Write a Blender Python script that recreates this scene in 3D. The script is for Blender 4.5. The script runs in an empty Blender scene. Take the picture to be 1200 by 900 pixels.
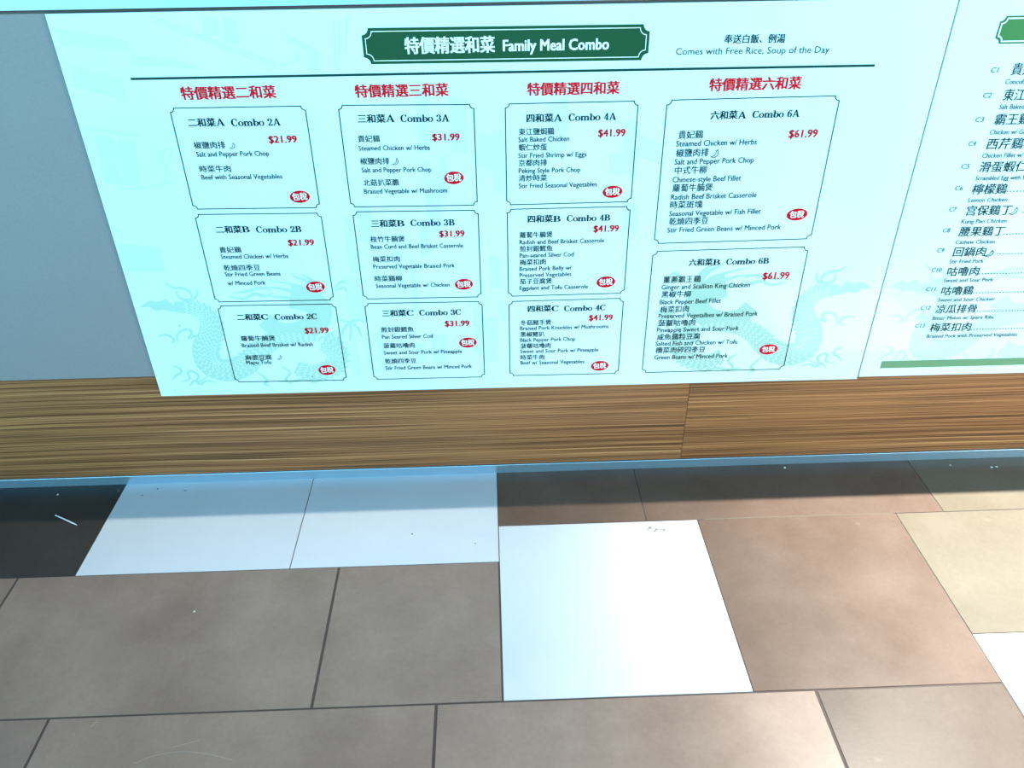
import bpy, math, random
from mathutils import Vector, Matrix

random.seed(7)
scene = bpy.context.scene
COL = scene.collection

# ------------------------------------------------------------------ camera
cam_data = bpy.data.cameras.new('camera')
cam_data.sensor_fit = 'HORIZONTAL'
cam_data.sensor_width = 36.0
cam_data.lens = 28.1406
cam_data.clip_start = 0.02
cam = bpy.data.objects.new('camera', cam_data)
COL.objects.link(cam)
cam.matrix_world = Matrix(((0.99935466, 0.0283396, -0.02207101, 0.0),
                           (-0.03402172, 0.54966356, -0.83469306, -2.022245),
                           (-0.01152324, 0.83490529, 0.550273, 1.677242),
                           (0, 0, 0, 1)))
# columns are right, up, back
scene.camera = cam

# ------------------------------------------------------------------ world, lights, exposure
world = bpy.data.worlds.new('sky')
scene.world = world
world.use_nodes = True
wn = world.node_tree.nodes
wl = world.node_tree.links
wn.clear()
out = wn.new('ShaderNodeOutputWorld')
bg = wn.new('ShaderNodeBackground')
tc = wn.new('ShaderNodeTexCoord')
sep = wn.new('ShaderNodeSeparateXYZ')
ramp = wn.new('ShaderNodeValToRGB')
wl.new(tc.outputs['Generated'], sep.inputs[0])
half = wn.new('ShaderNodeMath')
half.operation = 'MULTIPLY_ADD'
half.inputs[1].default_value = 0.5
half.inputs[2].default_value = 0.5
wl.new(sep.outputs['Z'], half.inputs[0])
wl.new(half.outputs[0], ramp.inputs['Fac'])
# bright overcast sky low over the street, dim awning and ceiling overhead
cr = ramp.color_ramp
for pos, c in ((0.02, (0.06, 0.11, 0.14)), (0.42, (0.14, 0.42, 0.55)), (0.50, (0.27, 0.80, 1.02)), (0.625, (0.27, 0.80, 1.02)),
               (0.66, (0.02, 0.042, 0.085)), (0.98, (0.012, 0.026, 0.052))):
    e = cr.elements.new(pos)
    e.color = (*c, 1)
cr.elements.remove(cr.elements[0])
cr.elements.remove(cr.elements[-1])
wl.new(ramp.outputs['Color'], bg.inputs['Color'])
# the open sky is to the left, the covered side to the right
side = wn.new('ShaderNodeMath')
side.operation = 'MULTIPLY_ADD'
side.inputs[1].default_value = -2.1
side.inputs[2].default_value = 4.9
wl.new(sep.outputs['X'], side.inputs[0])
wl.new(side.outputs[0], bg.inputs['Strength'])
wl.new(bg.outputs[0], out.inputs['Surface'])


def spot(name, loc, target, watts, color, size, blend, radius):
    d = bpy.data.lights.new(name, 'SPOT')
    d.energy = watts
    d.color = color
    d.spot_size = math.radians(size)
    d.spot_blend = blend
    d.shadow_soft_size = radius
    o = bpy.data.objects.new(name, d)
    COL.objects.link(o)
    o.location = loc
    o.rotation_euler = (Vector(target) - Vector(loc)).to_track_quat('-Z', 'Y').to_euler()
    return o


# ceiling spotlights above the counter: they graze over the ledge and leave a band of
# shade along the foot of the wall
spot('ceiling_spotlight', (1.95, 0.19, 3.2), (1.95, -0.55, 0.0), 1700, (1.0, 0.94, 0.86), 62, 1.0, 0.012)
spot('ceiling_spotlight', (0.05, 0.185, 3.2), (-0.05, -0.6, 0.0), 215, (1.0, 0.86, 0.74), 95, 1.0, 0.012)


def area(name, loc, target, watts, color, sx, sy):
    d = bpy.data.lights.new(name, 'AREA')
    d.shape = 'RECTANGLE'
    d.size = sx
    d.size_y = sy
    d.energy = watts
    d.color = color
    o = bpy.data.objects.new(name, d)
    COL.objects.link(o)
    o.location = loc
    o.rotation_euler = (Vector(target) - Vector(loc)).to_track_quat('-Z', 'Y').to_euler()
    return o


# added area light from the right, brightens and warms that end of the boards
area('right_fill', (4.6, -3.0, 1.1), (1.0, 0.0, 0.75), 120, (1.0, 0.93, 0.82), 2.2, 1.4)

scene.view_settings.view_transform = 'Standard'
scene.view_settings.look = 'None'
scene.view_settings.gamma = 1.0
scene.view_settings.use_curve_mapping = False
scene.view_settings.exposure = 0.0


# ------------------------------------------------------------------ helpers
class Shape:
    """collects polygons (with material indices) for ONE mesh object"""

    def __init__(self):
        self.v = []
        self.f = []
        self.m = []
        self.layer = 0

    def poly(self, pts, mi=0):
        n = len(self.v)
        self.v += [tuple(p) for p in pts]
        self.f.append(tuple(range(n, n + len(pts))))
        self.m.append(mi)

    def add(self, verts, faces, mi=0):
        n = len(self.v)
        self.v += [tuple(p) for p in verts]
        for f in faces:
            self.f.append(tuple(n + i for i in f))
            self.m.append(mi)

    def box(self, x0, x1, y0, y1, z0, z1, mi=0, bev=0.0):
        """box with a chamfer along all its edges"""
        b = bev
        if b <= 0:
            v = [(x, y, z) for x in (x0, x1) for y in (y0, y1) for z in (z0, z1)]
            f = [(0, 1, 3, 2), (4, 6, 7, 5), (0, 4, 5, 1), (2, 3, 7, 6), (0, 2, 6, 4), (1, 5, 7, 3)]
            self.add(v, f, mi)
            return
        import bmesh
        bm = bmesh.new()
        bmesh.ops.create_cube(bm, size=1.0)
        for q in bm.verts:
            q.co = Vector(((x0 + x1) / 2 + q.co.x * (x1 - x0), (y0 + y1) / 2 + q.co.y * (y1 - y0),
                           (z0 + z1) / 2 + q.co.z * (z1 - z0)))
        bmesh.ops.bevel(bm, geom=bm.edges[:], offset=b, segments=2, affect='EDGES', profile=0.5)
        bm.verts.index_update()
        self.add([q.co[:] for q in bm.verts], [[q.index for q in f.verts] for f in bm.faces], mi)
        bm.free()

    def build(self, name, mats, parent=None):
        me = bpy.data.meshes.new(name)
        me.from_pydata(self.v, [], self.f)
        if not isinstance(mats, (list, tuple)):
            mats = [mats]
        for m in mats:
            me.materials.append(m)
        me.polygons.foreach_set('material_index', self.m)
        me.update()
        o = bpy.data.objects.new(name, me)
        COL.objects.link(o)
        if parent is not None:
            o.parent = parent
        return o


def tag(o, label=None, cat=None, group=None, kind=None):
    for k, v in (('label', label), ('category', cat), ('group', group), ('kind', kind)):
        if v:
            o[k] = v
    return o


# ------------------------------------------------------------------ materials
def mat(name, color, rough=0.5, metal=0.0, spec=0.5):
    m = bpy.data.materials.new(name)
    m.use_nodes = True
    b = m.node_tree.nodes['Principled BSDF']
    b.inputs['Base Color'].default_value = (*color, 1)
    b.inputs['Roughness'].default_value = rough
    b.inputs['Metallic'].default_value = metal
    b.inputs['Specular IOR Level'].default_value = spec
    return m


def nodes(m):
    return m.node_tree.nodes, m.node_tree.links, m.node_tree.nodes['Principled BSDF']


def noise_node(n, l, vec, scale, detail=4, rough=0.55):
    t = n.new('ShaderNodeTexNoise')
    t.inputs['Scale'].default_value = scale
    t.inputs['Detail'].default_value = detail
    t.inputs['Roughness'].default_value = rough
    l.new(vec, t.inputs['Vector'])
    return t


def ramp_node(n, l, fac, stops):
    r = n.new('ShaderNodeValToRGB')
    el = r.color_ramp.elements
    while len(el) < len(stops):
        el.new(0.5)
    for i, (p, c) in enumerate(stops):
        el[i].position = p
        el[i].color = (*c, 1)
    l.new(fac, r.inputs['Fac'])
    return r


def mix(n, l, fac, a, b, mode='MIX'):
    x = n.new('ShaderNodeMix')
    x.data_type = 'RGBA'
    x.blend_type = mode
    for s, v in ((x.inputs[0], fac), (x.inputs[6], a), (x.inputs[7], b)):
        if hasattr(v, 'is_linked'):
            l.new(v, s)
        elif isinstance(v, (int, float)):
            s.default_value = v
        else:
            s.default_value = (*v, 1)
    return x.outputs[2]


def tile_mat(name, dark, light, rough, island, cloud=1.0, fleck=True):
    """glazed cement-look porcelain: soft clouds, fine grain, each tile its own tone"""
    m = mat(name, light, rough, 0.0, 0.25)
    n, l, b = nodes(m)
    tcn = n.new('ShaderNodeTexCoord')
    geo = n.new('ShaderNodeNewGeometry')
    off = n.new('ShaderNodeVectorMath')
    off.operation = 'MULTIPLY_ADD'
    comb = n.new('ShaderNodeCombineXYZ')
    l.new(geo.outputs['Random Per Island'], comb.inputs[2])
    off.inputs[1].default_value = (1, 1, 9)
    l.new(comb.outputs[0], off.inputs[0])
    l.new(tcn.outputs['Object'], off.inputs[2])
    big = noise_node(n, l, off.outputs[0], 4.2 * cloud, 5, 0.6)
    fine = noise_node(n, l, off.outputs[0], 90, 3, 0.7)
    r = ramp_node(n, l, big.outputs['Fac'], [(0.30, dark), (0.70, light)])
    r2 = ramp_node(n, l, fine.outputs['Fac'], [(0.3, (0.93, 0.93, 0.93)), (0.7, (1.04, 1.04, 1.04))] if fleck else [(0.3, (0.985,) * 3), (0.7, (1.0,) * 3)])
    c = mix(n, l, 1.0, r.outputs['Color'], r2.outputs['Color'], 'MULTIPLY')
    mr = n.new('ShaderNodeMapRange')
    mr.inputs['To Min'].default_value = 1 - island
    mr.inputs['To Max'].default_value = 1 + island
    l.new(geo.outputs['Random Per Island'], mr.inputs['Value'])
    c = mix(n, l, 1.0, c, mr.outputs['Result'], 'MULTIPLY')
    if fleck:
        sm = noise_node(n, l, off.outputs[0], 22, 2, 0.5)
        rs = ramp_node(n, l, sm.outputs['Fac'], [(0.74, (0, 0, 0)), (0.80, (1, 1, 1))])
        sc = n.new('ShaderNodeMath')
        sc.operation = 'MULTIPLY'
        l.new(rs.outputs['Color'], sc.inputs[0])
        sc.inputs[1].default_value = 0.08
        c = mix(n, l, sc.outputs[0], c, (0.62, 0.58, 0.52))
    l.new(c, b.inputs['Base Color'])
    bump = n.new('ShaderNodeBump')
    bump.inputs['Strength'].default_value = 0.06
    bump.inputs['Distance'].default_value = 0.002
    l.new(fine.outputs['Fac'], bump.inputs['Height'])
    l.new(bump.outputs[0], b.inputs['Normal'])
    rr = ramp_node(n, l, big.outputs['Fac'], [(0.3, (rough * 0.85,) * 3), (0.7, (rough * 1.15,) * 3)])
    l.new(rr.outputs['Color'], b.inputs['Roughness'])
    return m


M_TAUPE = tile_mat('taupe_porcelain', (0.27, 0.198, 0.157), (0.375, 0.282, 0.228), 0.34, 0.06)
M_BROWN = tile_mat('brown_porcelain', (0.152, 0.103, 0.076), (0.205, 0.147, 0.116), 0.34, 0.04)
M_TAUPE_OFFSET = tile_mat('taupe_light_offset', (0.135, 0.104, 0.083), (0.17, 0.134, 0.106), 0.34, 0.04)  # taupe tile darkened in colour to offset the strong right-hand spotlight
M_TAUPE_OFFSET2 = tile_mat('taupe_light_offset_b', (0.175, 0.150, 0.110), (0.215, 0.188, 0.142), 0.34, 0.03)  # taupe again, darkened less, also balancing the bright spotlight
M_DARK = tile_mat('charcoal_porcelain', (0.045, 0.043, 0.042), (0.07, 0.066, 0.062), 0.34, 0.05)
M_WHITE = tile_mat('white_porcelain', (0.75, 0.83, 0.89), (0.80, 0.88, 0.93), 0.22, 0.01, 1.0, False)
M_GROUT_GAP = mat('dark_grout_and_gap', (0.115, 0.095, 0.088), 0.9)

M_PANEL = mat('grey_laminate', (0.33, 0.275, 0.275), 0.5, 0.0, 0.15)
n, l, b = nodes(M_PANEL)
tcn = n.new('ShaderNodeTexCoord')
nz = noise_node(n, l, tcn.outputs['Object'], 160, 2)
r = ramp_node(n, l, nz.outputs['Fac'], [(0.3, (0.298, 0.246, 0.246)), (0.7, (0.322, 0.266, 0.268))])
l.new(r.outputs['Color'], b.inputs['Base Color'])


def wood_mat():
    m = mat('zebrano_laminate', (0.3, 0.18, 0.1), 0.45, 0.0, 0.3)
    n, l, b = nodes(m)
    tcn = n.new('ShaderNodeTexCoord')
    geo = n.new('ShaderNodeNewGeometry')
    comb = n.new('ShaderNodeCombineXYZ')
    l.new(geo.outputs['Random Per Island'], comb.inputs[0])
    off = n.new('ShaderNodeVectorMath')
    off.operation = 'MULTIPLY_ADD'
    l.new(comb.outputs[0], off.inputs[0])
    off.inputs[1].default_value = (37, 1, 1)
    l.new(tcn.outputs['Object'], off.inputs[2])

    def stretch(sx, sz):
        mp = n.new('ShaderNodeMapping')
        mp.inputs['Scale'].default_value = (sx, 1, sz)
        l.new(off.outputs[0], mp.inputs['Vector'])
        return mp.outputs[0]
    # gentle waviness of the grain
    wv = noise_node(n, l, stretch(1.1, 1.2), 1.0, 2)
    wobble = n.new('ShaderNodeVectorMath')
    wobble.operation = 'MULTIPLY_ADD'
    l.new(wv.outputs['Color'], wobble.inputs[0])
    wobble.inputs[1].default_value = (0, 0, 0.014)
    l.new(off.outputs[0], wobble.inputs[2])

    def stretch2(sx, sz):
        mp = n.new('ShaderNodeMapping')
        mp.inputs['Scale'].default_value = (sx, 1, sz)
        l.new(wobble.outputs[0], mp.inputs['Vector'])
        return mp.outputs[0]
    a = noise_node(n, l, stretch2(0.6, 165), 1.0, 3, 0.55)
    c = noise_node(n, l, stretch2(0.9, 400), 1.0, 2, 0.6)
    d = noise_node(n, l, stretch2(0.5, 14), 1.0, 2, 0.5)
    base = ramp_node(n, l, a.outputs['Fac'], [(0.30, (0.10, 0.030, 0.010)), (0.42, (0.28, 0.092, 0.033)),
                                             (0.56, (0.46, 0.165, 0.060)), (0.72, (0.66, 0.275, 0.115))])
    dark = ramp_node(n, l, c.outputs['Fac'], [(0.39, (0.06, 0.05, 0.045)), (0.50, (1.12, 1.12, 1.12))])
    broad = ramp_node(n, l, d.outputs['Fac'], [(0.3, (0.78, 0.78, 0.78)), (0.7, (1.15, 1.15, 1.15))])
    x = mix(n, l, 0.75, base.outputs['Color'], dark.outputs['Color'], 'MULTIPLY')
    x = mix(n, l, 1.0, x, broad.outputs['Color'], 'MULTIPLY')
    l.new(x, b.inputs['Base Color'])
    bump = n.new('ShaderNodeBump')
    bump.inputs['Strength'].default_value = 0.15
    bump.inputs['Distance'].default_value = 0.001
    l.new(c.outputs['Fac'], bump.inputs['Height'])
    l.new(bump.outputs[0], b.inputs['Normal'])
    return m


M_WOOD = wood_mat()
M_ALU = mat('brushed_aluminium', (0.52, 0.66, 0.78), 0.32, 0.8)
M_STEEL = mat('polished_steel', (0.37, 0.41, 0.45), 0.2, 1.0)
n, l, b = nodes(M_STEEL)
tcn = n.new('ShaderNodeTexCoord')
mp = n.new('ShaderNodeMapping')
mp.inputs['Scale'].default_value = (2.2, 1, 0.5)
l.new(tcn.outputs['Object'], mp.inputs['Vector'])
nz = noise_node(n, l, mp.outputs[0], 1.6, 1)
bump = n.new('ShaderNodeBump')
bump.inputs['Strength'].default_value = 0.25
bump.inputs['Distance'].default_value = 0.02
l.new(nz.outputs['Fac'], bump.inputs['Height'])
l.new(bump.outputs[0], b.inputs['Normal'])

M_BOARD = mat('glossy_pale_board', (0.80, 0.93, 0.95), 0.07)
n, l, b = nodes(M_BOARD)
tcn = n.new('ShaderNodeTexCoord')
mp = n.new('ShaderNodeMapping')
mp.inputs['Scale'].default_value = (1, 1, 0.5)
l.new(tcn.outputs['Object'], mp.inputs['Vector'])
nz = noise_node(n, l, mp.outputs[0], 2.6, 3)
r = ramp_node(n, l, nz.outputs['Fac'], [(0.3, (0.76, 0.90, 0.95)), (0.7, (0.83, 0.95, 0.95))])
l.new(r.outputs['Color'], b.inputs['Base Color'])
M_EDGE = mat('board_edge', (0.72, 0.80, 0.82), 0.4)
M_INK = mat('black_ink', (0.012, 0.025, 0.025), 0.25, 0.0, 0.12)
M_GREYINK = mat('grey_ink', (0.075, 0.10, 0.12), 0.25, 0.0, 0.12)
M_PALEINK = mat('pale_grey_ink', (0.13, 0.17, 0.19), 0.25, 0.0, 0.12)
M_RULE = mat('green_black_ink', (0.01, 0.05, 0.04), 0.25, 0.0, 0.12)
M_RED = mat('red_ink', (0.74, 0.004, 0.010), 0.25, 0.0, 0.12)
M_PRICE = mat('dark_red_ink', (0.62, 0.004, 0.010), 0.25, 0.0, 0.12)
M_STAMP = mat('stamp_red_ink', (0.70, 0.003, 0.010), 0.25, 0.0, 0.12)
M_HALO = mat('stamp_halo_ink', (0.95, 0.72, 0.76), 0.25, 0.0, 0.12)
M_WINK = mat('white_ink', (0.93, 0.97, 0.96), 0.25, 0.0, 0.12)
M_GREEN = mat('dark_green_ink', (0.015, 0.078, 0.030), 0.25, 0.0, 0.12)
M_GREEN2 = mat('mid_green_ink', (0.050, 0.20, 0.055), 0.25, 0.0, 0.12)
M_FOOT = mat('sage_green_ink', (0.18, 0.30, 0.16), 0.25, 0.0, 0.12)
M_DRAGON = mat('faint_dragon_ink', (0.54, 0.71, 0.60), 0.10)
M_DRAGON2 = mat('dragon_ink_light_offset', (0.47, 0.62, 0.52), 0.10)  # same ink, darkened so the print shows under stronger light on the right
M_DRAGON3 = mat('faintest_dragon_ink', (0.62, 0.79, 0.73), 0.10)
M_STREET = mat('faint_blue_ink', (0.70, 0.82, 0.93), 0.08)
M_STREET2 = mat('faint_line_ink', (0.66, 0.82, 0.88), 0.08)
M_CHILI = mat('chili_ink', (0.16, 0.10, 0.10), 0.25, 0.0, 0.12)
M_SCRAP = mat('white_scrap', (0.85, 0.85, 0.82), 0.6)
M_CRUMB = mat('pale_crumb', (0.75, 0.74, 0.70), 0.8)

# ------------------------------------------------------------------ floor
G = 0.0038        # half a joint
TT = 0.012
tiles = []        # x0, x1, y0 (near the wall), y1, slot


def T(x0, x1, y0, y1, s):
    tiles.append((x0, x1, y0, y1, s))


TAU, BRN, DRK, WHT, TAU_OFF, TAU_OFF2 = 1, 2, 3, 4, 5, 6
# along the wall, left of the long joint
T(-3.0, -2.096, 0.0, -0.396, TAU)
T(-2.096, -1.196, 0.0, -0.396, DRK)
T(-1.196, -0.5945, 0.0, -0.396, WHT)
T(-0.5945, 0.0, 0.0, -0.396, WHT)
# along the wall, right
T(0.0, 0.4465, 0.0, -0.250, BRN)
T(0.4465, 1.354, 0.0, -0.250, BRN)
T(1.354, 2.26, 0.0, -0.250, TAU_OFF2)
T(2.26, 3.2, 0.0, -0.250, BRN)
# second course
T(-3.0, -2.26, -0.396, -0.849, TAU)
T(-2.26, -1.353, -0.396, -0.849, TAU)
T(-1.353, -0.4545, -0.396, -0.849, TAU)
T(-0.4545, 0.0, -0.396, -0.849, TAU)
T(0.0, 0.600, -0.250, -0.849, WHT)
T(0.600, 1.2055, -0.250, -0.849, BRN)
T(1.2055, 2.11, -0.250, -0.702, TAU_OFF2)
T(2.11, 3.2, -0.250, -0.702, TAU_OFF2)
T(1.2055, 1.811, -0.702, -1.302, WHT)
T(1.811, 2.416, -0.702, -1.302, BRN)
T(2.416, 3.2, -0.702, -1.302, TAU_OFF)
# third course and on towards the photographer
T(-3.0, -1.970, -0.849, -1.302, TAU)
T(-1.970, -1.067, -0.849, -1.302, TAU)
T(-1.067, -0.159, -0.849, -1.302, TAU)
T(-0.159, 0.749, -0.849, -1.302, TAU)
T(0.749, 1.2055, -0.849, -1.302, TAU_OFF)
yy = -1.302
k = 0
while yy > -4.2:
    xx = -3.0 - [0.5, 0.1, 0.75][k % 3]
    while xx < 3.2:
        a, b2 = max(xx, -3.0), min(xx + 0.905, 3.2)
        if b2 - a > 0.02:
            T(a, b2, yy, yy - 0.4525, TAU_OFF if a > 0.3 else TAU)
        xx += 0.905
    yy -= 0.4525
    k += 1
fl = Shape()
fl.box(-3.0, 3.2, yy, 0.08, -0.06, -0.0018, 0)
for x0, x1, y0, y1, s in tiles:
    g0 = G if y1 < -0.80 else 0.0014
    gx = G if (y0 < -0.8 or (x1 <= 0.0 and y0 < -0.3)) else 0.0014
    fl.box(x0 + gx, x1 - gx, y1 + g0, (y0 - 0.0014) if y0 < 0 else 0.0, -TT, 0.0, s, 0.0007)
fl.box(0.62, 1.20, -0.2512, -0.2490, -TT, -0.0003, 6)      # pale strip painting the bright edge highlight along this joint
floor = fl.build('floor', [M_GROUT_GAP, M_TAUPE, M_BROWN, M_DARK, M_WHITE, M_TAUPE_OFFSET, M_TAUPE_OFFSET2])
tag(floor, 'porcelain tile floor of taupe, brown, charcoal and white tiles', None, None, 'structure')

# ------------------------------------------------------------------ wall, wood band, metal trims
XL, XR = -3.0, 3.2
s = Shape()
s.box(XL, XR, 0.0015, 0.08, 0.4055, 1.3905, 0)
tag(s.build('wall_back', M_PANEL), 'plain blue grey laminate wall behind the menu boards', None, None, 'structure')
s = Shape()
xs = [XL, -1.853, 0.5985, 3.2]
for i in range(3):
    s.box(xs[i] + 0.0006, xs[i + 1] - 0.0006, 0.0, 0.08, 0.0352, 0.4045, 0, 0.0008)
tag(s.build('baseboard_back', M_WOOD), 'brown striped wood laminate band under the menu boards', None, None, 'structure')
s = Shape()
s.box(XL, XR, -0.003, 0.08, 0.0, 0.0335, 0, 0.0012)
s.box(XL, XR, 0.004, 0.08, 0.0335, 0.0360, 1)
tag(s.build('trim_1', [M_ALU, M_GROUT_GAP]), 'blue silver aluminium strip along the foot of the wood band', None, None, 'structure')
s = Shape()
s.box(XL, XR, -0.008, 0.55, 1.3960, 1.4460, 0, 0.003)
s.box(XL, XR, 0.004, 0.08, 1.3905, 1.3960, 1)  # dark strip painting the shade in the gap under the ledge
tag(s.build('trim_2', [M_STEEL, M_GROUT_GAP]), 'polished metal ledge edge along the top of the menu boards', None, None, 'structure')

# ------------------------------------------------------------------ lettering
_cache = {}


def glyphs(body):
    """outline mesh of a line of text, in its own units"""
    if body not in _cache:
        c = bpy.data.curves.new('lettering', 'FONT')
        c.body = body
        c.resolution_u = 2
        c.fill_mode = 'FRONT'
        o = bpy.data.objects.new('lettering', c)
        COL.objects.link(o)
        dg = bpy.context.evaluated_depsgraph_get()
        me = bpy.data.meshes.new_from_object(o.evaluated_get(dg))
        vs = [(q.co.x, q.co.y) for q in me.vertices]
        fs = [tuple(p.vertices) for p in me.polygons]
        bpy.data.objects.remove(o)
        bpy.data.curves.remove(c)
        bpy.data.meshes.remove(me)
        _cache[body] = (vs, fs)
    return _cache[body]


def extent(vs):
    xs_ = [q[0] for q in vs]
    zs_ = [q[1] for q in vs]
    return min(xs_), max(xs_), min(zs_), max(zs_)


CAP = extent(glyphs('H')[0])
HAN = extent(glyphs('國')[0])
YB = -0.006          # front face of the boards
YT = YB - 0.0010     # print lies on it


def put(sh, vs, fs, x, z, sx, sz, ang, mi=0, bold=0.0, y=YT, shear=0.0):
    ca, sa = math.cos(ang), math.sin(ang)
    offs = [(0, 0)]
    if bold > 0:
        offs = [(-bold, -bold * .5), (bold, -bold * .5), (-bold, bold * .5), (bold, bold * .5)]
        if bold > 0.0012:
            offs.append((0, 0))
    for dx, dz in offs:
        y -= 0.00003
        vv = []
        for px, pz in vs:
            a = px * sx + pz * sz * shear + dx
            c = pz * sz + dz
            vv.append((x + a * ca - c * sa, y, z + a * sa + c * ca))
        sh.add(vv, [tuple(reversed(f)) for f in fs], mi)


def latin(sh, text, x, z, w, cap, ang, mi=0, bold=0.0, shear=0.0):
    vs, fs = glyphs(text)
    x0, x1, _, _ = extent(vs)
    sx = w / (x1 - x0)
    sz = cap / (CAP[3] - CAP[2])
    put(sh, [(p[0] - x0, p[1]) for p in vs], fs, x, z, sx, sz, ang, mi, bold, shear=shear)


def han(sh, text, x, z, w, h, ang, mi=0, bold=0.0):
    vs, fs = glyphs(text)
    x0, x1, _, _ = extent(vs)
    sx = w / (x1 - x0)
    sz = h / (HAN[3] - HAN[2])
    put(sh, [(p[0] - x0, p[1] - HAN[2]) for p in vs], fs, x, z, sx, sz, ang, mi, bold)


# book-face capitals and figures with serifs for the combo titles
def ring(cx, cz, rx, rz, ix, iz, a0=0, a1=360, icx=None, icz=None):
    icx = cx if icx is None else icx
    icz = cz if icz is None else icz
    n_ = 20
    vs, fs = [], []
    for i in range(n_ + 1):
        a = math.radians(a0 + (a1 - a0) * i / n_)
        vs.append((cx + rx * math.cos(a), cz + rz * math.sin(a)))
        vs.append((icx + ix * math.cos(a), icz + iz * math.sin(a)))
    for i in range(n_):
        fs.append((2 * i, 2 * i + 1, 2 * i + 3, 2 * i + 2))
    return vs, fs


def rect(x0, z0, x1, z1):
    return [(x0, z0), (x1, z0), (x1, z1), (x0, z1)], [(0, 1, 2, 3)]


def quad(*p):
    return list(p), [(0, 1, 2, 3)]


def disc(cx, cz, r_):
    v = [(cx + r_ * math.cos(a * math.pi / 6), cz + r_ * math.sin(a * math.pi / 6)) for a in range(12)]
    return v, [tuple(range(12))]


SERIF = {
    'C': (0.86, [ring(.43, .5, .43, .52, .25, .46, 48, 312, .45), rect(.68, .68, .745, 1.0), ring(.45, .5, .36, .52, .31, .46, 290, 330)]),
    'o': (0.68, [ring(.32, .33, .32, .345, .17, .295)]),
    'b': (0.74, [rect(.10, 0, .27, 1.0), rect(0, .95, .27, 1.0), ring(.38, .33, .32, .345, .16, .29)]),
    'm': (1.16, [rect(.08, 0, .25, .66), rect(0, .61, .25, .66), rect(.48, 0, .65, .5), rect(.88, 0, 1.05, .5),
                 rect(0, 0, .33, .05), rect(.40, 0, .73, .05), rect(.80, 0, 1.13, .05),
                 ring(.42, .46, .23, .21, .07, .13, 0, 150), ring(.82, .46, .23, .21, .07, .13, 0, 150)]),
    'A': (0.98, [quad((.09, 0), (.17, 0), (.50, 1.0), (.42, 1.0)), quad((.66, 0), (.88, 0), (.52, 1.02), (.40, 1.02)),
                 rect(.22, .28, .72, .345), rect(0, 0, .28, .05), rect(.58, 0, .96, .05)]),
    'B': (0.88, [rect(.10, 0, .29, 1.0), rect(0, 0, .42, .055), rect(0, .945, .42, 1.0), rect(.25, .49, .45, .545),
                 ring(.40, .76, .32, .24, .14, .19, -90, 90), ring(.42, .27, .38, .27, .18, .215, -90, 90)]),
    '2': (0.66, [ring(.29, .72, .28, .28, .13, .23, -25, 175), disc(.10, .72, .095), quad((.03, .06), (.20, .12), (.56, .62), (.42, .60)),
                 rect(.03, 0, .58, .13), rect(.53, 0, .58, .26)]),
    '3': (0.66, [ring(.27, .75, .27, .25, .11, .20, -80, 170), ring(.28, .27, .30, .28, .12, .225, -170, 88), disc(.09, .78, .09), disc(.09, .22, .09)]),
    '4': (0.66, [rect(.34, .03, .49, 1.0), rect(.02, .25, .62, .32), quad((.02, .28), (.09, .28), (.47, .98), (.40, 1.0)), rect(.22, 0, .60, .05)]),
    '6': (0.66, [ring(.31, .31, .29, .32, .13, .27), ring(.42, .42, .40, .58, .23, .53, 95, 200), disc(.50, .88, .08)]),
    ' ': (0.42, []),
}


def serif(sh, text, x, z, w, cap, ang, mi=0):
    tot = sum(SERIF[c][0] for c in text)
    sx = w / (tot - 0.06)
    cur = 0.0
    for c in text:
        adv, shapes = SERIF[c]
        for k_, (vs, fs) in enumerate(shapes):
            put(sh, [(cur + p[0], p[1]) for p in vs], fs, x, z, sx, cap, ang, mi, 0.00035, y=YT - .00012 * k_)
        cur += adv


def smooth(pts, n_=6):
    """Catmull-Rom through the points"""
    if len(pts) < 3:
        return list(pts)
    res_ = []
    P = [pts[0]] + list(pts) + [pts[-1]]
    for i in range(1, len(P) - 2):
        p0, p1, p2, p3 = P[i - 1:i + 3]
        for j in range(n_):
            t = j / n_
            res_.append(tuple(0.5 * (2 * p1[k_] + (p2[k_] - p0[k_]) * t + (2 * p0[k_] - 5 * p1[k_] + 4 * p2[k_] - p3[k_]) * t * t
                                     + (3 * p1[k_] - p0[k_] - 3 * p2[k_] + p3[k_]) * t ** 3) for k_ in (0, 1)))
    res_.append(tuple(pts[-1]))
    return res_


def ribbon(sh, pts, wid, mi=0, y=YT, n_=6):
    """flat printed band along a curve; wid(t) is its half width"""
    c = smooth(pts, n_)
    L = len(c)
    vs, fs = [], []
    sh.layer += 1
    y -= 0.000004 * (sh.layer % 40)
    for i, (px, pz) in enumerate(c):
        y -= 0.000001
        a = c[max(0, i - 1)]
        b_ = c[min(L - 1, i + 1)]
        tx, tz = b_[0] - a[0], b_[1] - a[1]
        d = math.hypot(tx, tz) or 1e-9
        h = wid(i / (L - 1))
        vs.append((px - tz / d * h, y, pz + tx / d * h))
        vs.append((px + tz / d * h, y, pz - tx / d * h))
    for i in range(L - 1):
        fs.append((2 * i, 2 * i + 1, 2 * i + 3, 2 * i + 2))
    sh.add(vs, fs, mi)


def chili(sh, x, z, w, h, mi):
    """little curved pepper drawn in outline"""
    top = [(x, z + h * .08), (x + w * .35, z + h * .12), (x + w * .66, z + h * .40), (x + w * .70, z + h * .86)]
    bot = [(x, z + h * .08), (x + w * .45, z - h * .06), (x + w * .92, z + h * .20), (x + w * .98, z + h * .70), (x + w * .70, z + h * .86)]
    ribbon(sh, top, lambda t: w * .045, mi)
    ribbon(sh, bot, lambda t: w * .055, mi)
    ribbon(sh, [(x + w * .80, z + h * .84), (x + w * .92, z + h * 1.02)], lambda t: w * .06, mi)


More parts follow.
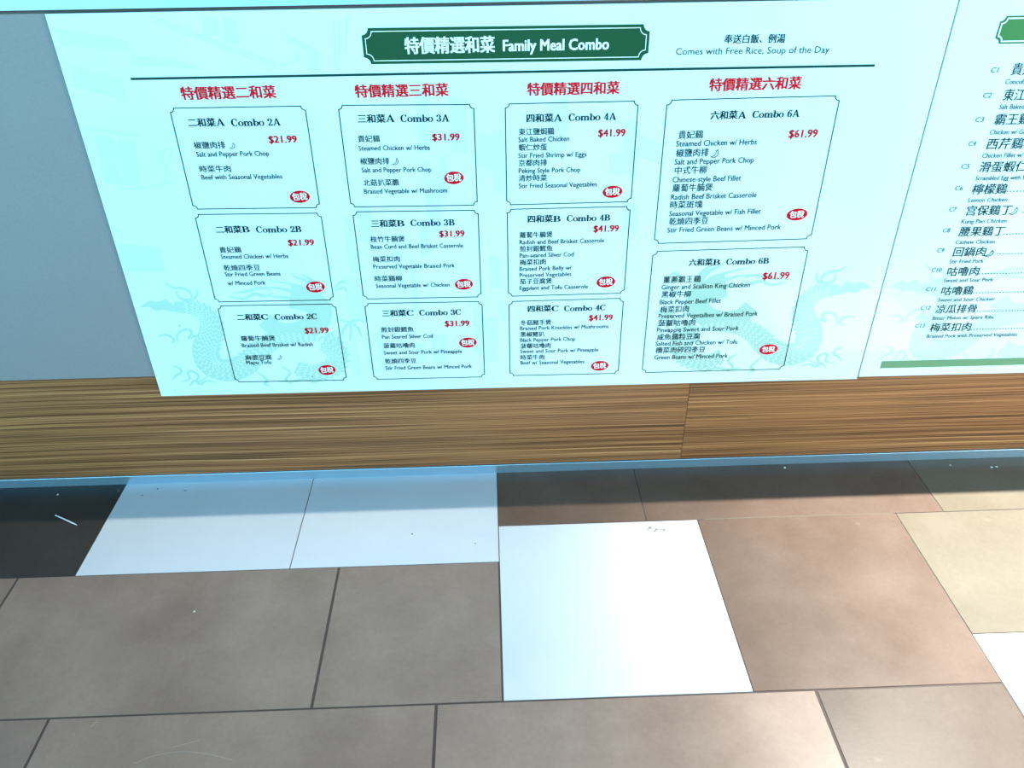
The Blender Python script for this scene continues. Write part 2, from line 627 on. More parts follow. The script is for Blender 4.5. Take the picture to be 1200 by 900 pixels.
def notched(x0, x1, zb, zt, sb, st, r_, n_=6):
    """outline of a box whose four corners are scooped out; sb, st are the slopes of its lower and upper side"""
    zb0 = lambda x: zb + sb * (x - x0)
    zt0 = lambda x: zt + st * (x - x0)
    p = []
    for cx, zf, a0 in ((x0, zb0, 90), (x1, zb0, 180), (x1, zt0, 270), (x0, zt0, 360)):
        cz = zf(cx)
        for i in range(n_ + 1):
            a = math.radians(a0 - 90 * i / n_)
            p.append((cx + r_ * math.cos(a), cz + r_ * math.sin(a)))
    return p


def outline(sh, p, wd, mi=0, y=YT):
    """closed line of width 2*wd along the polygon p"""
    n_ = len(p)
    vs, fs = [], []
    for i in range(n_):
        a, b_, c = p[i - 1], p[i], p[(i + 1) % n_]
        t1 = Vector((b_[0] - a[0], b_[1] - a[1])).normalized()
        t2 = Vector((c[0] - b_[0], c[1] - b_[1])).normalized()
        nn = Vector((-(t1 + t2).y, (t1 + t2).x))
        if nn.length < 1e-6:
            nn = Vector((-t1.y, t1.x))
        nn.normalize()
        kf = wd / max(0.5, abs(nn.dot(Vector((-t1.y, t1.x)))))
        vs.append((b_[0] + nn.x * kf, y, b_[1] + nn.y * kf))
        vs.append((b_[0] - nn.x * kf, y, b_[1] - nn.y * kf))
    for i in range(n_):
        j = (i + 1) % n_
        fs.append((2 * i, 2 * i + 1, 2 * j + 1, 2 * j))
    sh.add(vs, fs, mi)


def fan(sh, p, mi=0, y=YT):
    cx = sum(q[0] for q in p) / len(p)
    cz = sum(q[1] for q in p) / len(p)
    vs = [(cx, y, cz)] + [(q[0], y, q[1]) for q in p]
    n_ = len(p)
    sh.add(vs, [(0, 1 + i, 1 + (i + 1) % n_) for i in range(n_)], mi)


def ellipse(cx, cz, rx, rz, ang, n_=32):
    ca, sa = math.cos(ang), math.sin(ang)
    return [(cx + rx * math.cos(2 * math.pi * i / n_) * ca - rz * math.sin(2 * math.pi * i / n_) * sa,
             cz + rx * math.cos(2 * math.pi * i / n_) * sa + rz * math.sin(2 * math.pi * i / n_) * ca) for i in range(n_)]


# ------------------------------------------------------------------ what the boards say (metres on the wall: x, z, width, height)
COMBOS = {
 '2A': ((-0.7682, -0.4419, 1.1769, -0.0036, 0.9208, -0.0109), [
  ('H', '特價精選二和菜', -0.7323, 1.196, 0.2256, 0.0281),
  ('T', '二和菜A', -0.7316, 1.1315, 0.0876, 0.019),
  ('E', 'Combo 2A', -0.6273, 1.1312, 0.1197, 0.0164),
  ('P', '$21.99', -0.5432, 1.0883, 0.0688, 0.0176),
  ('C', '椒鹽肉排', -0.7302, 1.0776, 0.077, 0.0173),
  ('K', '', -0.644, 1.0765, 0.014, 0.0139),
  ('N', 'Salt and Pepper Pork Chop', -0.7291, 1.0574, 0.1804, 0.0129),
  ('C', '時菜牛肉', -0.7298, 1.0174, 0.0782, 0.0167),
  ('N', 'Beef with Seasonal Vegetables', -0.7298, 0.9985, 0.204, 0.0141),
  ('S', '', -0.4896, 0.9478, 0.0258, 0.0162),
 ]),
 '2B': ((-0.7695, -0.4422, 0.9062, -0.0126, 0.6500, -0.0085), [
  ('T', '二和菜B', -0.7232, 0.8528, 0.0878, 0.0199),
  ('E', 'Combo 2B', -0.6185, 0.8521, 0.1191, 0.0171),
  ('P', '$21.99', -0.5405, 0.8131, 0.0682, 0.0175),
  ('C', '貴妃鷄', -0.7264, 0.7966, 0.0577, 0.0164),
  ('N', 'Steamed Chicken w/ Herbs', -0.7267, 0.7792, 0.18, 0.0132),
  ('C', '乾燒四季豆', -0.726, 0.7439, 0.0979, 0.0168),
  ('N', 'Stir Fried Green Beans', -0.7268, 0.7273, 0.1504, 0.0131),
  ('N', 'w/ Minced Pork', -0.7253, 0.7005, 0.1036, 0.0129),
  ('S', '', -0.4873, 0.6885, 0.0259, 0.0169),
 ]),
 '2C': ((-0.7675, -0.4397, 0.6378, -0.0111, 0.3833, -0.0122), [
  ('T', '二和菜C', -0.7204, 0.5897, 0.087, 0.02),
  ('E', 'Combo 2C', -0.6153, 0.5894, 0.1188, 0.0172),
  ('P', '$21.99', -0.5376, 0.5428, 0.0674, 0.018),
  ('C', '蘿蔔牛腩煲', -0.7228, 0.5223, 0.0967, 0.016),
  ('N', 'Braised Beef Brisket w/ Radish', -0.7249, 0.5022, 0.2037, 0.0128),
  ('C', '麻婆豆腐', -0.7235, 0.4583, 0.0767, 0.0165),
  ('K', '', -0.6314, 0.4579, 0.0127, 0.0139),
  ('N', 'Mapu Tofu', -0.7237, 0.4437, 0.0724, 0.0127),
  ('S', '', -0.4929, 0.4166, 0.0256, 0.0173),
 ]),
 '3A': ((-0.3612, -0.0311, 1.1757, -0.0136, 0.9168, -0.0088), [
  ('H', '特價精選三和菜', -0.3161, 1.1927, 0.2243, 0.0286),
  ('T', '三和菜A', -0.3173, 1.1324, 0.0893, 0.0198),
  ('E', 'Combo 3A', -0.2126, 1.1328, 0.1195, 0.0165),
  ('P', '$31.99', -0.1374, 1.0855, 0.0676, 0.0173),
  ('C', '貴妃鷄', -0.3228, 1.085, 0.0545, 0.0162),
  ('N', 'Steamed Chicken w/ Herbs', -0.3237, 1.064, 0.1782, 0.013),
  ('C', '椒鹽肉排', -0.3237, 1.0284, 0.0738, 0.0167),
  ('K', '', -0.2431, 1.0266, 0.0151, 0.0167),
  ('N', 'Salt and Pepper Pork Chop', -0.3225, 1.0079, 0.1771, 0.013),
  ('C', '北菇扒菜膽', -0.3223, 0.9724, 0.0917, 0.0168),
  ('N', 'Braised Vegetable w/ Mushroom', -0.3227, 0.9518, 0.2148, 0.013),
  ('S', '', -0.0889, 0.9886, 0.025, 0.0167),
 ]),
 '3B': ((-0.3587, -0.0300, 0.9032, -0.0102, 0.6474, -0.0082), [
  ('T', '三和菜B', -0.3135, 0.8591, 0.0872, 0.0211),
  ('E', 'Combo 3B', -0.2099, 0.8604, 0.1169, 0.0172),
  ('P', '$31.99', -0.1357, 0.828, 0.0669, 0.0175),
  ('C', '枝竹牛腩煲', -0.3208, 0.8166, 0.0915, 0.0165),
  ('N', 'Bean Curd and Beef Brisket Casserole', -0.3218, 0.7974, 0.2483, 0.0126),
  ('C', '梅菜扣肉', -0.3211, 0.7586, 0.0734, 0.0155),
  ('N', 'Preserved Vegetable Braised Pork', -0.3215, 0.7388, 0.2222, 0.0126),
  ('C', '時菜鷄柳', -0.3217, 0.7001, 0.0748, 0.0159),
  ('N', 'Seasonal Vegetable w/ Chicken', -0.3206, 0.6808, 0.2041, 0.0126),
  ('S', '', -0.0769, 0.6853, 0.0249, 0.0165),
 ]),
 '3C': ((-0.3580, -0.0283, 0.6330, -0.0092, 0.3788, -0.0061), [
  ('T', '三和菜C', -0.312, 0.59, 0.089, 0.0215),
  ('E', 'Combo 3C', -0.2071, 0.5906, 0.118, 0.0182),
  ('P', '$31.99', -0.1362, 0.5532, 0.0692, 0.0186),
  ('C', '煎封銀鱈魚', -0.3201, 0.5387, 0.0927, 0.0164),
  ('N', 'Pan Seared Silver Cod', -0.32, 0.5175, 0.146, 0.0132),
  ('C', '菠蘿咕嚕肉', -0.3189, 0.4853, 0.0905, 0.0168),
  ('N', 'Sweet and Sour Pork w/ Pineapple', -0.3203, 0.464, 0.2279, 0.0132),
  ('C', '乾燒四季豆', -0.3191, 0.4326, 0.091, 0.0173),
  ('N', 'Stir Fried Green Beans w/ Minced Pork', -0.3205, 0.4112, 0.2554, 0.0127),
  ('S', '', -0.0736, 0.4972, 0.0255, 0.0168),
 ]),
 '4A': ((0.0462, 0.3738, 1.1708, 0.0012, 0.9128, 0.0015), [
  ('H', '特價精選四和菜', 0.101, 1.1894, 0.2238, 0.0288),
  ('T', '四和菜A', 0.0991, 1.1248, 0.0869, 0.0196),
  ('E', 'Combo 4A', 0.203, 1.1268, 0.1182, 0.0152),
  ('P', '$41.99', 0.2788, 1.0861, 0.0678, 0.0185),
  ('C', '東江鹽焗鷄', 0.0789, 1.0934, 0.0888, 0.0166),
  ('N', 'Salt Baked Chicken', 0.078, 1.0767, 0.1283, 0.0122),
  ('C', '蝦仁炒蛋', 0.0786, 1.0544, 0.0716, 0.0165),
  ('N', 'Stir Fried Shrimp w/ Eggs', 0.0777, 1.0362, 0.1736, 0.0128),
  ('C', '京都肉排', 0.0783, 1.0146, 0.0724, 0.0169),
  ('N', 'Peking Style Pork Chop', 0.0782, 0.9967, 0.1586, 0.0127),
  ('C', '清炒時菜', 0.0781, 0.9747, 0.0732, 0.0161),
  ('N', 'Stir Fried Seasonal Vegetables', 0.0779, 0.9569, 0.2039, 0.013),
  ('S', '', 0.3231, 0.9417, 0.0259, 0.0164),
 ]),
 '4B': ((0.0470, 0.3731, 0.9002, 0.0000, 0.6442, 0.0016), [
  ('T', '四和菜B', 0.1018, 0.8615, 0.0872, 0.0201),
  ('E', 'Combo 4B', 0.2057, 0.8625, 0.1158, 0.0173),
  ('P', '$41.99', 0.2784, 0.8308, 0.0674, 0.019),
  ('C', '蘿蔔牛腩煲', 0.08, 0.8183, 0.0881, 0.0158),
  ('N', 'Radish and Beef Brisket Casserole', 0.0789, 0.7998, 0.2296, 0.0122),
  ('C', '煎封銀鱈魚', 0.0798, 0.7781, 0.089, 0.0165),
  ('N', 'Pan-seared Silver Cod', 0.079, 0.7611, 0.1481, 0.0121),
  ('C', '梅菜扣肉', 0.0795, 0.7385, 0.0712, 0.0164),
  ('N', 'Braised Pork Belly w/', 0.0787, 0.7212, 0.1432, 0.0124),
  ('N', 'Preserved Vegetables', 0.0786, 0.7021, 0.1439, 0.0125),
  ('C', '茄子豆腐煲', 0.0792, 0.6801, 0.0895, 0.0169),
  ('N', 'Eggplant and Tofu Casserole', 0.0784, 0.6623, 0.1914, 0.0127),
  ('S', '', 0.3195, 0.6812, 0.0262, 0.017),
 ]),
 '4C': ((0.0479, 0.3729, 0.6275, 0.0035, 0.3786, -0.0084), [
  ('T', '四和菜C', 0.1017, 0.5922, 0.0874, 0.0205),
  ('E', 'Combo 4C', 0.2048, 0.592, 0.1181, 0.0197),
  ('P', '$41.99', 0.2776, 0.5595, 0.0677, 0.0188),
  ('C', '冬菇豬手煲', 0.0802, 0.5491, 0.0887, 0.0172),
  ('N', 'Braised Pork Knuckles w/ Mushrooms', 0.079, 0.5335, 0.2563, 0.0127),
  ('C', '黑椒豬扒', 0.08, 0.5108, 0.0697, 0.0167),
  ('N', 'Black Pepper Pork Chop', 0.0788, 0.4945, 0.161, 0.0129),
  ('C', '菠蘿咕嚕肉', 0.0798, 0.4719, 0.0884, 0.0178),
  ('N', 'Sweet and Sour Pork w/ Pineapple', 0.0789, 0.4561, 0.2303, 0.0132),
  ('C', '時菜牛肉', 0.0796, 0.4326, 0.0702, 0.0173),
  ('N', 'Beef w/ Seasonal Vegetables', 0.0795, 0.4165, 0.1896, 0.0134),
  ('S', '', 0.3158, 0.4047, 0.0261, 0.0171),
 ]),
 '6A': ((0.4455, 0.8748, 1.1718, 0.0049, 0.7931, 0.0064), [
  ('H', '特價精選六和菜', 0.546, 1.191, 0.2255, 0.0309),
  ('T', '六和菜A', 0.558, 1.1226, 0.0886, 0.0215),
  ('E', 'Combo 6A', 0.6629, 1.1244, 0.1179, 0.0185),
  ('P', '$61.99', 0.764, 1.0731, 0.0722, 0.0201),
  ('C', '貴妃鷄', 0.4818, 1.0757, 0.0628, 0.021),
  ('N', 'Steamed Chicken w/ Herbs', 0.4787, 1.0566, 0.2059, 0.0152),
  ('C', '椒鹽肉排', 0.4809, 1.0295, 0.0836, 0.02),
  ('K', '', 0.5699, 1.0275, 0.0193, 0.02),
  ('N', 'Salt and Pepper Pork Chop', 0.4793, 1.0099, 0.205, 0.0145),
  ('C', '中式牛柳', 0.4819, 0.9842, 0.083, 0.02),
  ('N', 'Chinese-style Beef Fillet', 0.4788, 0.963, 0.1793, 0.0144),
  ('C', '蘿蔔牛腩煲', 0.4814, 0.9372, 0.1052, 0.0205),
  ('N', 'Radish Beef Brisket Casserole', 0.4793, 0.9161, 0.2266, 0.0147),
  ('C', '時菜斑塊', 0.479, 0.8913, 0.0857, 0.0199),
  ('N', 'Seasonal Vegetable w/ Fish Fillet', 0.479, 0.8702, 0.2458, 0.0145),
  ('C', '乾燒四季豆', 0.4809, 0.8448, 0.1055, 0.0198),
  ('N', 'Stir Fried Green Beans w/ Minced Pork', 0.4781, 0.8238, 0.3089, 0.0143),
  ('S', '', 0.8238, 0.8667, 0.0279, 0.0168),
 ]),
 '6B': ((0.4449, 0.8740, 0.7699, 0.0047, 0.3762, -0.0031), [
  ('T', '六和菜B', 0.5478, 0.7235, 0.0867, 0.0222),
  ('E', 'Combo 6B', 0.6515, 0.7248, 0.1193, 0.0206),
  ('P', '$61.99', 0.7614, 0.6768, 0.0738, 0.0217),
  ('C', '薑蔥霸王鷄', 0.4812, 0.6726, 0.1051, 0.0201),
  ('N', 'Ginger and Scallion King Chicken', 0.4782, 0.6529, 0.2508, 0.015),
  ('C', '黑椒牛柳', 0.4806, 0.6265, 0.0829, 0.0189),
  ('N', 'Black Pepper Beef Fillet', 0.4776, 0.6059, 0.1756, 0.0153),
  ('C', '梅菜扣肉', 0.4815, 0.5788, 0.0814, 0.0199),
  ('N', 'Preserved Vegetalbes w/ Braised Pork', 0.4778, 0.5605, 0.2883, 0.0151),
  ('C', '菠蘿咕嚕肉', 0.4801, 0.534, 0.1062, 0.0192),
  ('N', 'Pineapple Sweet and Sour Pork', 0.4774, 0.5142, 0.2402, 0.0148),
  ('C', '咸魚鷄粒豆腐', 0.4798, 0.4877, 0.127, 0.0202),
  ('N', 'Salted Fish and Chicken w/ Tofu', 0.4774, 0.4686, 0.2424, 0.0146),
  ('C', '欖菜肉碎四季豆', 0.4797, 0.4426, 0.1477, 0.0212),
  ('N', 'Green Beans w/ Minced Pork', 0.4774, 0.4213, 0.2204, 0.0149),
  ('S', '', 0.8166, 0.446, 0.0276, 0.0177),
 ]),
}
BAN = [
  ('H', '特價精選和菜', -0.1873, 1.2905, 0.2102, 0.0347),
  ('W', 'Family Meal Combo', 0.0435, 1.2928, 0.25, 0.0244),
]
NOTE = [
  ('C', '奉送白飯、例湯', 0.5681, 1.3, 0.1457, 0.019),
  ('A', 'Comes with Free Rice, Soup of the Day', 0.4553, 1.2767, 0.3702, 0.0152),
]
ROWS = [
 [
  ('I', 'C1', 1.2354, 1.2216, 0.0178, 0.0117),
  ('C', '貴妃鷄', 1.2875, 1.2145, 0.0843, 0.0256),
  ('N', 'Concubine Chicken', 1.2809, 1.1935, 0.1229, 0.0116),
 ],
 [
  ('I', 'C2', 1.2345, 1.1617, 0.0215, 0.0118),
  ('C', '東江鹽焗鷄', 1.287, 1.1535, 0.1386, 0.0265),
  ('N', 'Salt Baked Chicken', 1.2853, 1.133, 0.12, 0.0118),
 ],
 [
  ('I', 'C3', 1.2336, 1.1023, 0.0215, 0.0125),
  ('C', '霸王鷄', 1.2846, 1.0937, 0.0901, 0.0267),
  ('N', 'Chicken w/ Ginger & Scallion', 1.2815, 1.0701, 0.1829, 0.0122),
 ],
 [
  ('I', 'C4', 1.2343, 1.0415, 0.0196, 0.0127),
  ('C', '西芹鷄柳', 1.2837, 1.0318, 0.1263, 0.027),
  ('N', 'Chicken Fillet w/ Celery', 1.281, 1.0098, 0.1559, 0.0126),
 ],
 [
  ('I', 'C5', 1.2336, 0.9822, 0.0216, 0.0125),
  ('C', '滑蛋蝦仁', 1.2835, 0.9714, 0.1256, 0.0271),
  ('N', 'Scrambled Egg with Shrimp', 1.2818, 0.9498, 0.1685, 0.0125),
 ],
 [
  ('I', 'C6', 1.2347, 0.9236, 0.0209, 0.0119),
  ('C', '檸檬鷄', 1.2832, 0.9112, 0.093, 0.028),
  ('D', '', 1.3752, 0.9159, 0.2045, 0.0),
  ('N', 'Lemon Chicken', 1.2812, 0.8898, 0.1059, 0.0118),
 ],
 [
  ('I', 'C7', 1.2361, 0.8644, 0.0193, 0.0113),
  ('C', '宫保鷄丁', 1.2851, 0.8515, 0.1236, 0.0272),
  ('K', '', 1.4049, 0.8528, 0.0194, 0.0201),
  ('D', '', 1.4374, 0.8555, 0.1658, 0.0),
  ('N', 'Kung Pao Chicken', 1.2808, 0.8295, 0.1248, 0.0118),
 ],
 [
  ('I', 'C8', 1.2363, 0.8046, 0.0196, 0.0117),
  ('C', '腰果鷄丁', 1.2837, 0.7914, 0.1251, 0.0277),
  ('D', '', 1.4056, 0.7939, 0.2215, 0.0),
  ('N', 'Cashew Chicken', 1.2825, 0.7689, 0.1097, 0.0119),
 ],
 [
  ('I', 'C9', 1.2372, 0.7457, 0.0192, 0.0113),
  ('C', '回鍋肉', 1.2856, 0.7314, 0.0908, 0.0262),
  ('K', '', 1.3748, 0.731, 0.024, 0.0173),
  ('D', '', 1.4065, 0.7347, 0.2436, 0.0),
  ('N', 'Stir Fried Pork', 1.2825, 0.7111, 0.0971, 0.0112),
 ],
 [
  ('I', 'C10', 1.2379, 0.6861, 0.0287, 0.0117),
  ('C', '咕嚕肉', 1.2859, 0.6717, 0.0899, 0.027),
  ('D', '', 1.3746, 0.6749, 0.2986, 0.0),
  ('N', 'Sweet and Sour Pork', 1.2829, 0.6526, 0.1428, 0.0115),
 ],
 [
  ('I', 'C11', 1.2388, 0.626, 0.027, 0.0127),
  ('C', '咕嚕鷄', 1.2861, 0.6111, 0.0921, 0.0277),
  ('D', '', 1.3769, 0.6148, 0.2641, 0.0),
  ('N', 'Sweet and Sour Chicken', 1.2842, 0.5906, 0.1648, 0.0117),
 ],
 [
  ('I', 'C12', 1.2398, 0.566, 0.0286, 0.0127),
  ('C', '凉瓜排骨', 1.2866, 0.5519, 0.1205, 0.0289),
  ('D', '', 1.4063, 0.554, 0.2576, 0.0),
  ('N', 'Bitter Melon w/ Spare Ribs', 1.2847, 0.5309, 0.1825, 0.012),
 ],
 [
  ('I', 'C13', 1.2394, 0.5065, 0.0286, 0.0126),
  ('C', '梅菜扣肉', 1.2871, 0.4911, 0.1214, 0.0284),
  ('D', '', 1.4075, 0.4937, 0.279, 0.0),
  ('N', 'Braised Pork with Preserved Vegetables', 1.2851, 0.4699, 0.2731, 0.0128),
 ],
]

DRAGON = {
 'tail': [(-0.9825, 0.6384), (-0.9678, 0.6493), (-0.9474, 0.66), (-0.9282, 0.6548), (-0.9058, 0.6621), (-0.8919, 0.6471), (-0.8705, 0.6377), (-0.892, 0.6222), (-0.9168, 0.6297), (-0.9413, 0.6264), (-0.9558, 0.6389)],
 'body': [(-0.8855, 0.6368), (-0.8393, 0.6321), (-0.8107, 0.6144), (-0.7985, 0.5798), (-0.8086, 0.5418), (-0.8302, 0.507), (-0.8371, 0.4675), (-0.8227, 0.434), (-0.7818, 0.4215), (-0.7355, 0.4348), (-0.6984, 0.4667), (-0.6612, 0.5016), (-0.6209, 0.5218), (-0.5711, 0.5273), (-0.5225, 0.5258), (-0.4818, 0.5103), (-0.4586, 0.4771), (-0.4634, 0.4407), (-0.4949, 0.4157), (-0.5397, 0.4097), (-0.5805, 0.4297)],
 'neck': [(-0.6454, 0.5889), (-0.6149, 0.5568), (-0.5678, 0.5483), (-0.5168, 0.5642), (-0.4882, 0.5945), (-0.4893, 0.6285), (-0.5219, 0.6496), (-0.5616, 0.6608)],
 'c1': [(-0.8955, 0.7109), (-0.8741, 0.6961), (-0.8539, 0.6955), (-0.8359, 0.6852), (-0.8309, 0.6686), (-0.842, 0.6589)],
 'c2': [(-0.8707, 0.6862), (-0.8667, 0.6663), (-0.8507, 0.6592), (-0.8266, 0.6618), (-0.8134, 0.6812), (-0.8192, 0.6945)],
 'c3': [(-0.9556, 0.5463), (-0.9308, 0.5491), (-0.9154, 0.5381), (-0.9149, 0.5274), (-0.9287, 0.5208)],
 'c4': [(-0.9037, 0.5236), (-0.9017, 0.5447), (-0.8856, 0.5616), (-0.8639, 0.5644), (-0.8581, 0.5503), (-0.8703, 0.5366), (-0.8477, 0.543), (-0.832, 0.5319), (-0.8472, 0.5182)],
 'c5': [(-0.941, 0.4453), (-0.9212, 0.4373), (-0.9186, 0.4223), (-0.9367, 0.4117), (-0.9496, 0.3972)],
 'c6': [(-0.9265, 0.3889), (-0.899, 0.3992), (-0.9009, 0.418), (-0.8869, 0.425), (-0.8717, 0.4096), (-0.883, 0.3874), (-0.8626, 0.3942), (-0.8407, 0.4085)],
 'c7': [(-0.9051, 0.373), (-0.8883, 0.3913), (-0.8722, 0.3794), (-0.851, 0.3901), (-0.8214, 0.3815)],
 'claw1': [(-0.4326, 0.5825), (-0.4063, 0.5748), (-0.3814, 0.5809), (-0.3671, 0.5736)],
 'claw2': [(-0.4063, 0.5748), (-0.3846, 0.5532), (-0.3787, 0.5248)],
 'claw3': [(-0.4063, 0.5748), (-0.4067, 0.5469), (-0.4141, 0.5117)],
 'claw4': [(-0.4063, 0.5748), (-0.4275, 0.551), (-0.4341, 0.523)],
 'tuft1': [(-0.4343, 0.6835), (-0.4141, 0.7025), (-0.3974, 0.6956)],
 'tuft2': [(-0.4351, 0.677), (-0.4108, 0.6828), (-0.4036, 0.6694)],
 'w1': [(-0.7317, 0.6657), (-0.692, 0.6579), (-0.6602, 0.6702), (-0.6321, 0.6628), (-0.6063, 0.6753)],
 'w2': [(-0.718, 0.6752), (-0.6758, 0.6806), (-0.639, 0.6893), (-0.6051, 0.6818)],
 'm1': [(-0.4909, 0.6587), (-0.5222, 0.686), (-0.561, 0.7002), (-0.6227, 0.7149)],
 'm2': [(-0.4781, 0.665), (-0.5075, 0.7052), (-0.5346, 0.7189), (-0.5494, 0.7354)],
 'm3': [(-0.4978, 0.6522), (-0.5477, 0.6736), (-0.5923, 0.688), (-0.6501, 0.6929)],
 'm4': [(-0.4923, 0.6487), (-0.5621, 0.6574), (-0.6086, 0.6621), (-0.6758, 0.6806)],
 'm5': [(-0.4772, 0.6716), (-0.4851, 0.698), (-0.5056, 0.7181), (-0.5215, 0.7282)],
 'l1': [(-0.7011, 0.4188), (-0.6754, 0.3879), (-0.6844, 0.3731), (-0.6669, 0.3648)],
 'l2': [(-0.6447, 0.3831), (-0.6077, 0.3781), (-0.5688, 0.3844), (-0.5322, 0.3755), (-0.5116, 0.3862)],
 'l3': [(-0.624, 0.4312), (-0.6022, 0.4118), (-0.619, 0.386), (-0.6026, 0.3703)],
}


# ------------------------------------------------------------------ menu board with the combos
def board(x0, x1, zb0, zb1, zt):
    """thin sheet whose lower edge runs very slightly off level"""
    s_ = Shape()
    yb = 0.0
    e_ = 0.0006
    f0 = [(x0 + e_, YB, zb0 + e_), (x1 - e_, YB, zb1 + e_), (x1 - e_, YB, zt - e_), (x0 + e_, YB, zt - e_)]
    f1 = [(x0, YB + e_, zb0), (x1, YB + e_, zb1), (x1, YB + e_, zt), (x0, YB + e_, zt)]
    f2 = [(q[0], yb, q[2]) for q in f1]
    s_.add(f0, [(0, 1, 2, 3)], 0)
    for a, b_ in ((f0, f1), (f1, f2)):
        for i in range(4):
            j = (i + 1) % 4
            s_.poly([b_[i], b_[j], a[j], a[i]], 1)
    s_.poly(list(reversed(f2)), 1)
    return s_


mb = board(-0.9973, 1.1085, 0.3399, 0.3303, 1.3908).build('menu_board', [M_BOARD, M_EDGE])
tag(mb, 'pale blue menu board of family meal combos with green title banner', 'menu board', 'menu boards on the wall')

# green banner
s = Shape()
bx0, bx1, bz0, bz1, sl = -0.2860, 0.3890, 1.2690, 1.3487, -0.0040
fan(s, notched(bx0, bx1, bz0, bz1, sl, sl, 0.0155), 0)
outline(s, notched(bx0 + .0075, bx1 - .0075, bz0 + .0075, bz1 - .0075, sl, sl, 0.0155), 0.0009, 1, YT - .0002)
banner = s.build('title_banner', [M_GREEN, M_WINK], mb)
tag(banner, 'dark green banner with white lettering')
s = Shape()
han(s, BAN[0][1], BAN[0][2], BAN[0][3], BAN[0][4], BAN[0][5], -0.002, 0, 0.0012)
latin(s, BAN[1][1], BAN[1][2], BAN[1][3], BAN[1][4], BAN[1][5], -0.002, 0, 0.0010)
for q in s.v:
    pass
s.v = [(q[0], q[1] - .0002, q[2]) for q in s.v]
s.build('banner_lettering', M_WINK, banner)

s = Shape()
s.poly([(-0.8424, YT, 1.2437), (0.9443, YT, 1.2408), (0.9443, YT, 1.2464), (-0.8424, YT, 1.2493)])
s.build('rule_line', M_RULE, mb)

s = Shape()
han(s, NOTE[0][1], NOTE[0][2], NOTE[0][3], NOTE[0][4], NOTE[0][5], -0.005, 0, 0.0004)
latin(s, NOTE[1][1], NOTE[1][2], NOTE[1][3], NOTE[1][4], NOTE[1][5], -0.005, 0)
s.build('serving_note', M_INK, mb)

for key, (fr, items) in COMBOS.items():
    xl, xr, zt, st, zb, sb = fr
    wide = key[0] == '6'
    s = Shape()
    outline(s, notched(xl, xr, zb, zt, sb, st, 0.0115 if wide else 0.0098), 0.00115)
    panel = s.build('combo_panel', M_INK, mb)
    ang0 = (st + sb) / 2
    title, price = Shape(), Shape()
    c_h, n_h = (0.0200, 0.0146) if wide else (0.0166, 0.0127)
    for kd, tx, x, z, w, h in items:
        f_ = min(1, max(0, (z - zb) / (zt - zb)))
        ang = sb + (st - sb) * f_
        if kd == 'H':
            hs = Shape()
            han(hs, tx, x, z, w, 0.0288, (0.004 if wide else -0.002), 0, 0.0011)
            tag(hs.build('column_heading', M_RED, mb), 'red column heading')
        elif kd == 'T':
            a = w / 4 * 1.02
            han(title, tx[:-1], x, z, a * 3 - .001, 0.0198, ang, 0, 0.0007)
            serif(title, tx[-1], x + a * 3 + .0005, z + .0012, w - a * 3, 0.0168, ang)
        elif kd == 'E':
            serif(title, tx, x, z, w, 0.0172, ang)
        elif kd == 'P':
            latin(price, tx, x, z, w, h * .96, ang, 0, 0.0008)
        elif kd == 'C':
            dn = Shape()
            han(dn, tx, x, z, w, c_h, ang, 0, 0.00025)
            dn.build('dish_name', M_INK, panel)
        elif kd == 'N':
            dn = Shape()
            latin(dn, tx, x, z, w, n_h, ang, 0, 0.0002)
            dn.build('dish_translation', M_INK, panel)
        elif kd == 'K':
            dn = Shape()
            chili(dn, x, z, w, h, 0)
            dn.build('chili_mark', M_CHILI, panel)
        elif kd == 'S':
            st_ = Shape()
            tl = 0.05
            fan(st_, ellipse(x, z, w + .0016, h + .0016, tl), 2)
            fan(st_, ellipse(x, z, w, h, tl), 0, YT - .0002)
            tb = Shape()
            han(tb, '包稅', x - .0188, z - .0096, .0376, .0186, tl * .6, 1, 0.0005)
            tb.v = [(q[0], q[1] - .0004, q[2]) for q in tb.v]
            st_.add(tb.v, tb.f, 1)
            tag(st_.build('tax_stamp', [M_STAMP, M_WINK, M_HALO], panel), 'red oval stamp with white lettering')
    title.build('combo_title', M_INK, panel)
    tag(price.build('price', M_PRICE, panel), 'red price')


